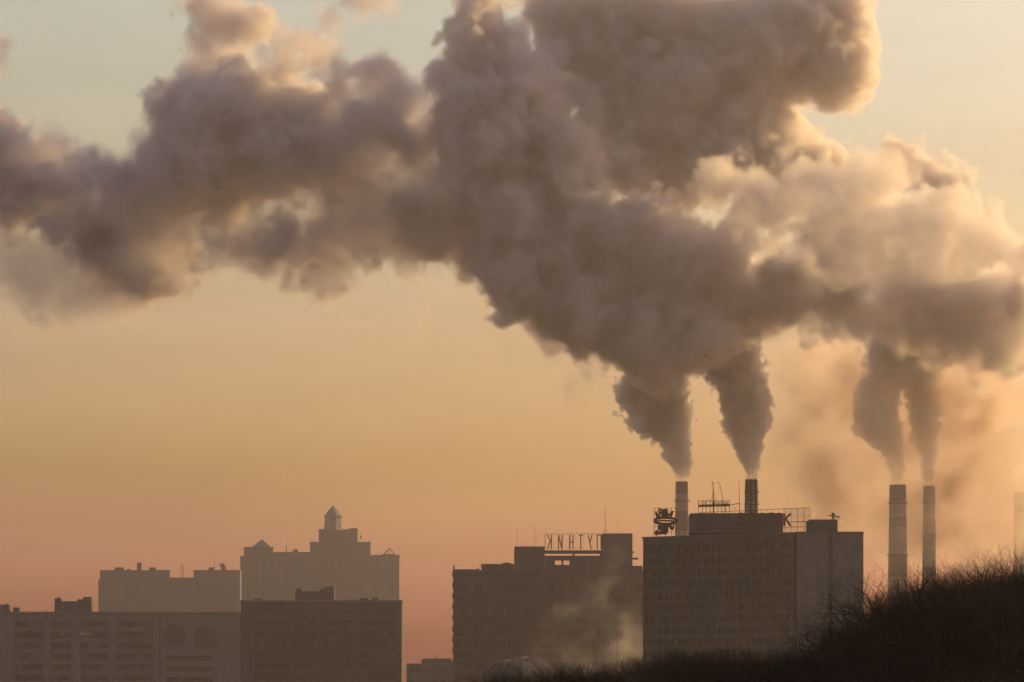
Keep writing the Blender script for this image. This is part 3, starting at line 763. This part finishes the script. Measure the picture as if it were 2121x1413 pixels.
def billow(shape, cell0, octaves, rs, gain=.72, mix=1.0):
    tot = None; amp = 1.0; c = cell0; s = 0
    for o in range(octaves):
        if c < 1.7: break
        n = noise3(shape, c, rs)
        n = mix*(np.abs(n)*2-.75)+(1-mix)*n
        tot = n*amp if tot is None else tot+n*amp
        s += amp; amp *= gain; c /= 2.07
    return tot/s*1.6
def make_volume(name, lo, hi, vox, blobs, material, seed, cell=26, octaves=5, mixb=.75, warp=0.0, holes=(), curl=0.0, fine=0.0, fine_cell=13):
    lo = np.array(lo, float); hi = np.array(hi, float)
    n = np.maximum(8, np.round((hi-lo)/vox).astype(int)+1); hi = lo+(n-1)*vox
    rs = np.random.RandomState(seed)
    N = billow(tuple(n), cell/vox, octaves, rs, mix=mixb)
    W = billow(tuple(n), cell*.9/vox, max(4, octaves), rs, gain=.74, mix=.25)     # fbm for wisps
    N = (N-N.mean())/N.std()*.55; W = (W-W.mean())/W.std()*.5
    if fine > 0:
        Hh = billow(tuple(n), fine_cell/vox, 4, rs, gain=.66, mix=.85); Hh = (Hh-Hh.mean())/Hh.std()*fine
    Dn = np.zeros(tuple(n), np.float32)
    sh = tuple(n)
    disp = [noise3(sh, 26/vox, rs)*warp+noise3(sh, 10/vox, rs)*warp*.5+noise3(sh, max(2.2, 4.5/vox), rs)*warp*.24 for _ in range(3)] if warp else None
    ax = [lo[k]+np.arange(n[k])*vox for k in range(3)]
    if curl > 0:      # bend the noise itself so that billows shear into curls
        dq = [(noise3(sh, 30/vox, rs)*curl+noise3(sh, 12/vox, rs)*curl*.45)/vox for _ in range(3)]
        N2 = np.empty_like(N); W2 = np.empty_like(W); N2h = np.empty_like(N) if fine > 0 else None
        g0, g1, g2 = (np.arange(q, dtype=np.float32) for q in sh)
        for a in range(0, sh[0], 32):
            b = min(sh[0], a+32)
            I = [np.abs(np.rint(g_+dq[k][a:b])).astype(np.int32) for k, g_ in enumerate((g0[a:b, None, None], g1[None, :, None], g2[None, None, :]))]
            for k in range(3): I[k] = np.where(I[k] > sh[k]-1, 2*(sh[k]-1)-I[k], I[k])
            N2[a:b] = N[I[0], I[1], I[2]]; W2[a:b] = W[I[0], I[1], I[2]]
            if fine > 0: N2h[a:b] = Hh[I[0], I[1], I[2]]
        N, W = N2, W2; del dq
        if fine > 0: Hh = N2h
    for (x, y, z, r, dens, soft, amp, wisp) in blobs:
        R_ = r+amp*1.7+1+warp*1.6+fine*1.6
        sl = []
        for k, c in enumerate((x, y, z)):
            a = int(max(0, math.floor((c-R_-lo[k])/vox))); b = int(min(n[k], math.ceil((c+R_-lo[k])/vox)+1)); sl.append((a, b))
        if any(b <= a for a, b in sl): continue
        gx = (ax[0][sl[0][0]:sl[0][1]]-x)[:, None, None]; gy = (ax[1][sl[1][0]:sl[1][1]]-y)[None, :, None]; gz_ = (ax[2][sl[2][0]:sl[2][1]]-z)[None, None, :]
        S = tuple(slice(a, b) for a, b in sl)
        if warp: gx, gy, gz_ = gx.astype(np.float32)+disp[0][S], gy.astype(np.float32)+disp[1][S], gz_.astype(np.float32)+disp[2][S]
        d = (r-np.sqrt(gx*gx+gy*gy+gz_*gz_)).astype(np.float32)
        d = d+amp*((1-wisp)*N[S]+wisp*W[S]*1.3)
        if fine > 0: d = d+Hh[S]*(.55+.45*(r > 8))
        v = np.clip(d/soft, 0, 1)*dens
        if wisp > 0: v = v*np.exp(np.clip(wisp*4.0*W[S]-wisp*.6, -4, 1.3))
        np.maximum(Dn[S], v, out=Dn[S])
    for (u, v, r) in holes:
        sl0 = slice(*[int(np.clip((X(u+q, DB)-lo[0])/vox, 0, n[0])) for q in (-r*2.2, r*2.2)]); sl2 = slice(*[int(np.clip((Z(v-q, DB)-lo[2])/vox, 0, n[2])) for q in (-r*2.2, r*2.2)])
        gy = ax[1][None, :, None]
        gx = (ax[0][sl0][:, None, None]/gy*F+1060.5-u); gz_ = (HOR-(ax[2][sl2][None, None, :]-CZ)/gy*F-v)
        rr = np.sqrt(gx*gx*.6+gz_*gz_*1.3+gx*gz_*.6)+r*.8*(N[sl0, :, sl2]*.7+W[sl0, :, sl2])
        Dn[sl0, :, sl2] *= np.clip((rr-r*.2)/(r*1.4), .15, 1)
    for k in range(3):
        for e_ in (0, -1):
            ix = [slice(None)]*3; ix[k] = e_; Dn[tuple(ix)] = 0
    flat = np.ascontiguousarray(Dn.transpose(2, 1, 0)).ravel()     # x fastest
    me = bpy.data.meshes.new(name); me.vertices.add(len(flat))
    at_ = me.attributes.new('d', 'FLOAT', 'POINT'); at_.data.foreach_set('value', flat)
    me.materials.append(material)
    src = bpy.data.objects.new(name+'_density', me)                # grid values only, never in the scene
    vd = bpy.data.volumes.new(name); vd.materials.append(material)
    o = bpy.data.objects.new(name, vd); C.objects.link(o); o.location = lo.tolist()
    ng = bpy.data.node_groups.new(name+'_grid', 'GeometryNodeTree')
    ng.interface.new_socket('Geometry', in_out='INPUT', socket_type='NodeSocketGeometry')
    ng.interface.new_socket('Geometry', in_out='OUTPUT', socket_type='NodeSocketGeometry')
    N_ = ng.nodes; Lk = ng.links
    gi = N_.new('NodeGroupInput'); go = N_.new('NodeGroupOutput')
    vc = N_.new('GeometryNodeVolumeCube')
    vc.inputs['Min'].default_value = (0, 0, 0); vc.inputs['Max'].default_value = tuple((hi-lo).tolist())
    for k, a in enumerate('XYZ'): vc.inputs['Resolution '+a].default_value = int(n[k])
    pos = N_.new('GeometryNodeInputPosition'); sp = N_.new('ShaderNodeSeparateXYZ'); Lk.new(pos.outputs[0], sp.inputs[0])
    ints = []
    for k in range(3):
        m_ = N_.new('ShaderNodeMath'); m_.operation = 'DIVIDE'; Lk.new(sp.outputs[k], m_.inputs[0]); m_.inputs[1].default_value = vox
        fi = N_.new('FunctionNodeFloatToInt'); fi.rounding_mode = 'ROUND'; Lk.new(m_.outputs[0], fi.inputs[0]); ints.append(fi)
    def imath(op, a, b):
        q = N_.new('FunctionNodeIntegerMath'); q.operation = op
        for i_, s_ in enumerate((a, b)):
            if isinstance(s_, int): q.inputs[i_].default_value = s_
            else: Lk.new(s_, q.inputs[i_])
        return q.outputs[0]
    idx = imath('ADD', ints[0].outputs[0], imath('MULTIPLY', imath('ADD', ints[1].outputs[0], imath('MULTIPLY', ints[2].outputs[0], int(n[1]))), int(n[0])))
    na = N_.new('GeometryNodeInputNamedAttribute'); na.data_type = 'FLOAT'; na.inputs['Name'].default_value = 'd'
    si = N_.new('GeometryNodeSampleIndex'); si.data_type = 'FLOAT'; si.domain = 'POINT'
    oi = N_.new('GeometryNodeObjectInfo'); oi.inputs['Object'].default_value = src
    Lk.new(oi.outputs['Geometry'], si.inputs['Geometry']); Lk.new(na.outputs['Attribute'], si.inputs['Value']); Lk.new(idx, si.inputs['Index'])
    Lk.new(si.outputs[0], vc.inputs['Density'])
    sm = N_.new('GeometryNodeSetMaterial'); sm.inputs['Material'].default_value = material
    Lk.new(vc.outputs[0], sm.inputs['Geometry']); Lk.new(sm.outputs[0], go.inputs[0])
    md = o.modifiers.new('grid', 'NODES'); md.node_group = ng
    print('volume', name, n.tolist(), round(float(Dn.max()), 2), round(time.time()-T0, 1))
    return o
def smoke_mat(name, color, g, dens):
    m = bpy.data.materials.new(name); m.use_nodes = True; n = m.node_tree; n.nodes.clear()
    o = n.nodes.new('ShaderNodeOutputMaterial'); p = n.nodes.new('ShaderNodeVolumePrincipled')
    p.inputs['Color'].default_value = (*color, 1); p.inputs['Anisotropy'].default_value = g
    p.inputs['Density'].default_value = dens; p.inputs['Density Attribute'].default_value = 'density'
    n.links.new(p.outputs[0], o.inputs['Volume']); return m
SM = smoke_mat('smoke', (.942, .905, .91), .5, .22)
SMP = smoke_mat('plume_smoke', (.995, .97, .95), .3, .36)
SMB = smoke_mat('brown_smoke', (.95, .84, .74), .55, .05)
SMT = smoke_mat('steam', (.88, .82, .78), .3, .017)

DB = 1600.0
def B(u, v, r, y=0, dens=1.0, soft=6, amp=.28, wisp=.0):
    """blob at photo column u, row v, radius r (photo pixels), y metres behind the bank's middle plane"""
    D = DB+y; k = D/F; return (X(u, D), D, Z(v, D), r*k, dens, soft, max(amp*r*k, amp*11), wisp)
bank = []
def add(rows, **kw):
    for r in rows:
        d = dict(kw)
        if len(r) > 3: d['y'] = d.get('y', 0)+r[3]
        bank.append(B(r[0], r[1], r[2], **d))
def fill(poly, n, rmin, rmax, y0, yj, seed, core=True, **kw):
    """packs overlapping blobs into an outline (photo columns and rows), each at its own depth"""
    rs = np.random.RandomState(seed); P = np.array(poly, float); Q = np.roll(P, -1, 0)
    lo_, hi_ = P.min(0), P.max(0); c = 0; tries = 0
    while c < n and tries < n*60:
        tries += 1
        p = lo_+rs.rand(2)*(hi_-lo_)
        cr = ((P[:, 1] > p[1]) != (Q[:, 1] > p[1])) & (p[0] < (Q[:, 0]-P[:, 0])*(p[1]-P[:, 1])/(Q[:, 1]-P[:, 1]+1e-9)+P[:, 0])
        if cr.sum() % 2 == 0: continue
        d = Q-P; t = np.clip(((p-P)*d).sum(1)/(d*d).sum(1), 0, 1); dist = np.sqrt(((P+d*t[:, None]-p)**2).sum(1)).min()
        if dist < rmin: continue
        r = min(dist*1.04, rmax*rs.uniform(.75, 1.0))
        k = dict(kw); k['y'] = y0+rs.uniform(-yj, yj)*(1 if r > .6*rmax else .6)
        k['dens'] = k.get('dens', 1)*rs.uniform(.8, 1.15)
        bank.append(B(p[0], p[1], r, **k)); c += 1
    if core:      # calmer blobs inside hold the outline together
        k = dict(kw); k['amp'] = kw['amp']*.4; k['wisp'] = kw['wisp']*.35
        fill(poly, n//3, rmin*1.7, rmax*.95, y0, yj*.7, seed+100, core=False, **k)
# drifting left bank: soft and ragged
fill([(-120, 215), (0, 212), (60, 230), (130, 255), (190, 295), (250, 318), (258, 235), (330, 210), (372, 155), (440, 122), (495, 122), (560, 175), (610, 200), (660, 165), (720, 132), (800, 122), (850, 142), (890, 165), (960, 200),
      (1010, 400), (1010, 650), (940, 610), (890, 570), (862, 620), (800, 550), (752, 570), (735, 630), (690, 645), (640, 612), (590, 600), (540, 570), (480, 552), (420, 610), (350, 615), (280, 605), (200, 565), (130, 500), (60, 462), (0, 460), (-120, 460)],
     260, 16, 88, 0, 28, 5, dens=.5, soft=10, amp=.42, wisp=.45)
add([(-70, 330, 100), (0, 330, 100), (60, 340, 85), (130, 370, 75), (210, 410, 75), (330, 300, 80), (430, 280, 85), (560, 300, 95), (680, 260, 90), (780, 240, 85), (850, 330, 90), (880, 205, 52), (905, 270, 72)], dens=.45, soft=13, amp=.42, wisp=.5)
# dark standing column and the body below it
fill([(905, 55), (940, 8), (985, -50), (1075, -50), (1100, 40), (1112, 105), (1155, 165), (1218, 245), (1240, 300), (1236, 372), (1290, 400), (1420, 400), (1440, 462), (1560, 466), (1600, 500), (1560, 560), (1700, 640), (1562, 675), (1575, 745), (1480, 780),
      (1415, 768), (1405, 800), (1300, 795), (1265, 760), (1200, 735), (1130, 695), (1060, 655), (1000, 645), (930, 560), (895, 400), (900, 200), (866, 130), (880, 92)],
     210, 13, 92, -22, 22, 6, dens=.9, soft=4.5, amp=.30, wisp=.12)
add([(1450, 490, 34, 0), (1520, 492, 34, 0), (1590, 497, 34, 0), (1650, 510, 40, 0), (1710, 510, 40, 0), (1780, 520, 44, 0), (1170, 200, 45, 15), (1205, 255, 45, 15), (1225, 330, 40, 15), (1560, 420, 40, 30), (1500, 400, 40, 30), (1640, 400, 40, 30), (1150, 130, 40, 15)], dens=.8, soft=6, amp=.3, wisp=.1)
add([(1520, 690, 70, 38), (1565, 650, 45, 38), (1375, 730, 55, 38), (1420, 690, 70, 38), (1480, 655, 80, 36), (1500, 730, 50, 40), (1345, 760, 40, 40), (1850, 700, 55, 72), (1930, 690, 65, 72), (1985, 715, 50, 72), (1880, 650, 75, 60), (1820, 720, 40, 74)], dens=.85, soft=6, amp=.34, wisp=.12)
# far upper right mass, and the horn running down its right side
fill([(1085, -80), (1108, 60), (1130, 130), (1230, 260), (1240, 380), (1330, 430), (1420, 440), (1500, 400), (1600, 400), (1800, 350), (1866, 300), (1810, 280), (1740, 286), (1690, 262), (1635, 232), (1650, 218), (1730, 235), (1790, 236), (1838, 218), (1829, 200), (1806, 196), (1803, 140), (1814, 100), (1793, 60), (1800, 0), (1785, -80)],
     190, 9, 90, 55, 22, 7, dens=.9, soft=4.5, amp=.34, wisp=.08)
fill([(1790, 300), (1850, 280), (1885, 300), (1930, 326), (1985, 316), (2034, 350), (2044, 400), (2054, 440), (2040, 466), (2000, 470), (1950, 440), (1900, 420), (1840, 360)],
     50, 6, 42, 40, 8, 8, dens=.9, soft=3.5, amp=.36, wisp=.05)
# near bright shelf on the right
fill([(1412, 420), (1422, 372), (1458, 340), (1530, 316), (1557, 342), (1600, 348), (1690, 348), (1770, 340), (1805, 314), (1862, 312), (1902, 356), (1928, 386), (1962, 382), (1992, 418), (2035, 446), (2085, 474), (2200, 505), (2200, 580), (1700, 580), (1640, 490), (1560, 474), (1480, 466), (1428, 448)],
     150, 8, 52, -62, 14, 9, dens=.42, soft=4, amp=.32, wisp=.12)
# what hangs below it
fill([(1400, 545), (1450, 510), (1520, 495), (1600, 520), (1700, 520), (2200, 540), (2200, 770), (2080, 790), (1990, 750), (1900, 735), (1850, 705), (1750, 700), (1680, 705), (1560, 695), (1450, 640)],
     130, 16, 95, 0, 30, 10, dens=1.0, soft=13, amp=.36, wisp=.34)
# sunlit column standing behind on the left, and loose shreds
add([(440, -40, 95, 60), (460, 60, 80, 60), (480, 150, 60, 50), (430, 150, 60, 50), (440, -20, 85, 60), (500, 40, 65, 60), (430, 70, 65, 60), (490, 110, 50, 60), (410, 140, 45, 50), (340, 135, 26, 50), (430, 200, 50, 30), (560, 160, 35, 30), (620, 190, 45, 20), (660, 110, 30, 40)],
    dens=.8, soft=10, amp=.45, wisp=.4)
add([(600, 105, 32), (630, 90, 30), (700, 60, 40), (740, 15, 40), (800, 20, 30), (690, 130, 40), (20, 110, 32), (60, 130, 22), (-10, 105, 30)],
    dens=.12, soft=9, amp=.7, wisp=.8)
# thin veils under the left bank
add([(-20, 520, 80), (60, 560, 80), (150, 590, 70), (260, 590, 80), (370, 600, 60), (480, 560, 60), (700, 610, 50), (780, 560, 45), (960, 620, 60), (1040, 680, 60), (900, 640, 40), (1140, 730, 50), (1200, 790, 50)],
    dens=.05, soft=16, amp=.7, wisp=.6)
VOX = 1.3
HOLES = [(592, 432, 42), (430, 442, 40)]
make_volume('smoke_bank', (X(-70, 1560), 1500, Z(1180, 1600)), (X(2190, 1740), 1750, Z(-60, 1600)), VOX, bank, SM, 11, cell=46, octaves=6, mixb=.8, warp=4.5, holes=HOLES, curl=7.0, fine=3.2)
props(bpy.data.objects['smoke_bank'], 'huge brown and violet smoke bank drifting across the upper sky', 'smoke', kind='stuff')

bank = []
# soft lower right drift between and beside the chimneys
fill([(1940, 730), (2200, 730), (2200, 960), (2120, 905), (2050, 975), (2050, 1185), (1885, 1185), (1880, 1110), (1940, 1000), (1965, 900), (1950, 800)],
     70, 16, 60, 100, 15, 12, dens=1.8, soft=18, amp=.5, wisp=.3)
fill([(1580, 690), (2200, 690), (2200, 1190), (1900, 1190), (1700, 1150), (1610, 960)], 170, 30, 90, 110, 22, 14, dens=.8, soft=20, amp=.42, wisp=.22)
o = make_volume('brown_smoke', (X(1540, 1750), 1640, Z(1195, 1700)), (X(2200, 1780), 1795, Z(670, 1700)), 2.2, bank, SMB, 15, cell=34, octaves=5, mixb=.4, warp=7.0, curl=9.0)
props(o, 'low brown smoke drifting round the right-hand chimneys down to the wooded hill', 'smoke', kind='stuff')

def plume(name, label, D, rows, vox, seed, dens=1.0, top_thin=None):
    k = D/F; bl = []
    v = rows[0][0]; rg = random.Random(seed)
    vs = [r[0] for r in rows][::-1]; u0 = [r[1] for r in rows][::-1]; u1 = [r[2] for r in rows][::-1]
    v = rows[0][0]
    while v > rows[-1][0]:
        a = float(np.interp(v, vs, u0)); b = float(np.interp(v, vs, u1)); r = (b-a)/2; c = (a+b)/2
        thin = 1.0 if top_thin is None else min(1, max(.2, (rows[0][0]-v)/top_thin))
        r = max(r, 11.0)*(1.12 if rows[0][0]-v < 30 else 1.0)
        bl.append((X(c, D), D, Z(v, D), r*.94*k, dens*thin, 1.0, r*.2*k, 0))
        for q in range(5):
            th = rg.uniform(0, 6.28); ph = rg.uniform(-.6, .6); rr = r*rg.uniform(.28, .42)
            bl.append((X(c+math.cos(th)*(r-rr)*1.02, D), D+math.sin(th)*(r-rr)*k, Z(v+ph*r*.5, D), rr*k, dens*thin, .9, rr*.3*k, 0))
        v -= max(2.0, r*.3)
    um, uM = min(u0)-12, max(u1)+12; hw = max(b-a for _, a, b in rows)/2*k+3
    o = make_volume(name, (X(um, D), D-hw, Z(rows[0][0]+.5, D)), (X(uM, D), D+hw, Z(rows[-1][0]-30, D)), vox, bl, SMP, seed, cell=7, octaves=5, mixb=1.0, warp=.5, fine=.85, fine_cell=4.2)
    props(o, label, 'smoke plume', 'smoke plumes from the power station chimneys')
plume('smoke_plume', 'dense billowing plume leaning left from the slim pale chimney', 1654.9,
      [(997, 1401, 1423), (985, 1398, 1424), (960, 1386, 1432), (920, 1369, 1435), (880, 1350, 1432), (855, 1310, 1434), (830, 1280, 1430), (800, 1279, 1420), (775, 1300, 1412), (740, 1303, 1408), (700, 1310, 1405)], .55, 21, top_thin=30)
plume('smoke_plume', 'dense plume widening above the lattice-wrapped chimney', 1644.6,
      [(994, 1546, 1569), (975, 1543, 1572), (940, 1524, 1579), (900, 1510, 1584), (860, 1493, 1597), (820, 1490, 1597), (780, 1478, 1590), (745, 1440, 1578), (710, 1430, 1572), (680, 1425, 1566)], .55, 22, top_thin=45)
plume('smoke_plume', 'ragged plume over the widest chimney, bulging to the left', 1679.3,
      [(1004, 1844, 1876), (980, 1842, 1876), (940, 1832, 1873), (905, 1795, 1872), (870, 1762, 1868), (840, 1764, 1868), (810, 1775, 1872), (785, 1795, 1885), (750, 1790, 1900), (715, 1790, 1920), (695, 1800, 1900)], .55, 23, dens=.5, top_thin=70)
plume('smoke_plume', 'narrow plume over the chimney right of the widest one', 1686.4,
      [(1006, 1914, 1936), (980, 1910, 1937), (940, 1900, 1941), (900, 1886, 1944), (860, 1876, 1954), (820, 1872, 1949), (790, 1873, 1944), (765, 1880, 1962), (730, 1870, 1975), (700, 1880, 1970)], .6, 24, dens=.6, top_thin=25)
plume('smoke_plume', 'bright curling plume at the right edge of the picture', 1734.0,
      [(1019, 2103, 2130), (1000, 2098, 2135), (970, 2090, 2145), (940, 2085, 2150), (900, 2080, 2160)], .7, 25, dens=.25, top_thin=40)

# steam drifting in front of the middle hotel
def steam():
    D = 735.0; bl = []; rg = random.Random(4); k = D/F
    for (u, v, r, d_) in ((1290, 1385, 60, 1), (1265, 1340, 55, .9), (1290, 1300, 48, .9), (1240, 1300, 50, .8), (1235, 1245, 45, .8), (1260, 1200, 42, .6), (1285, 1150, 36, .35), (1200, 1350, 55, .6), (1160, 1330, 55, .45), (1190, 1270, 45, .5), (1310, 1260, 36, .6), (1120, 1370, 50, .4), (1230, 1400, 60, .7), (1205, 1210, 35, .4)):
        bl.append((X(u, D), D+rg.uniform(-3, 3), Z(v, D), r*k*1.15, d_, 9, r*k*.4, .5))
    o = make_volume('steam', (X(1080, D), D-9, Z(1460, D)), (X(1340, D), D+9, Z(1110, D)), .4, bl, SMT, 31, cell=7, octaves=5, mixb=.3, warp=1.6)
    props(o, 'thin warm steam rising in front of the wide brown hotel', 'steam', kind='stuff')
steam()

# ------------------------------------------------------------------ haze
def haze():
    mb = MB(); mb.box(-1700, 1700, -60, 3300, -1.0, 545)
    m = smoke_mat('haze', (.97, .86, .88), .7, .00012)
    m.node_tree.nodes['Principled Volume'].inputs['Density Attribute'].default_value = ''
    o = mb.build('haze', m); props(o, 'warm smog filling the air over the whole city', 'haze', kind='stuff')
haze()
print('script', round(time.time()-T0, 1))
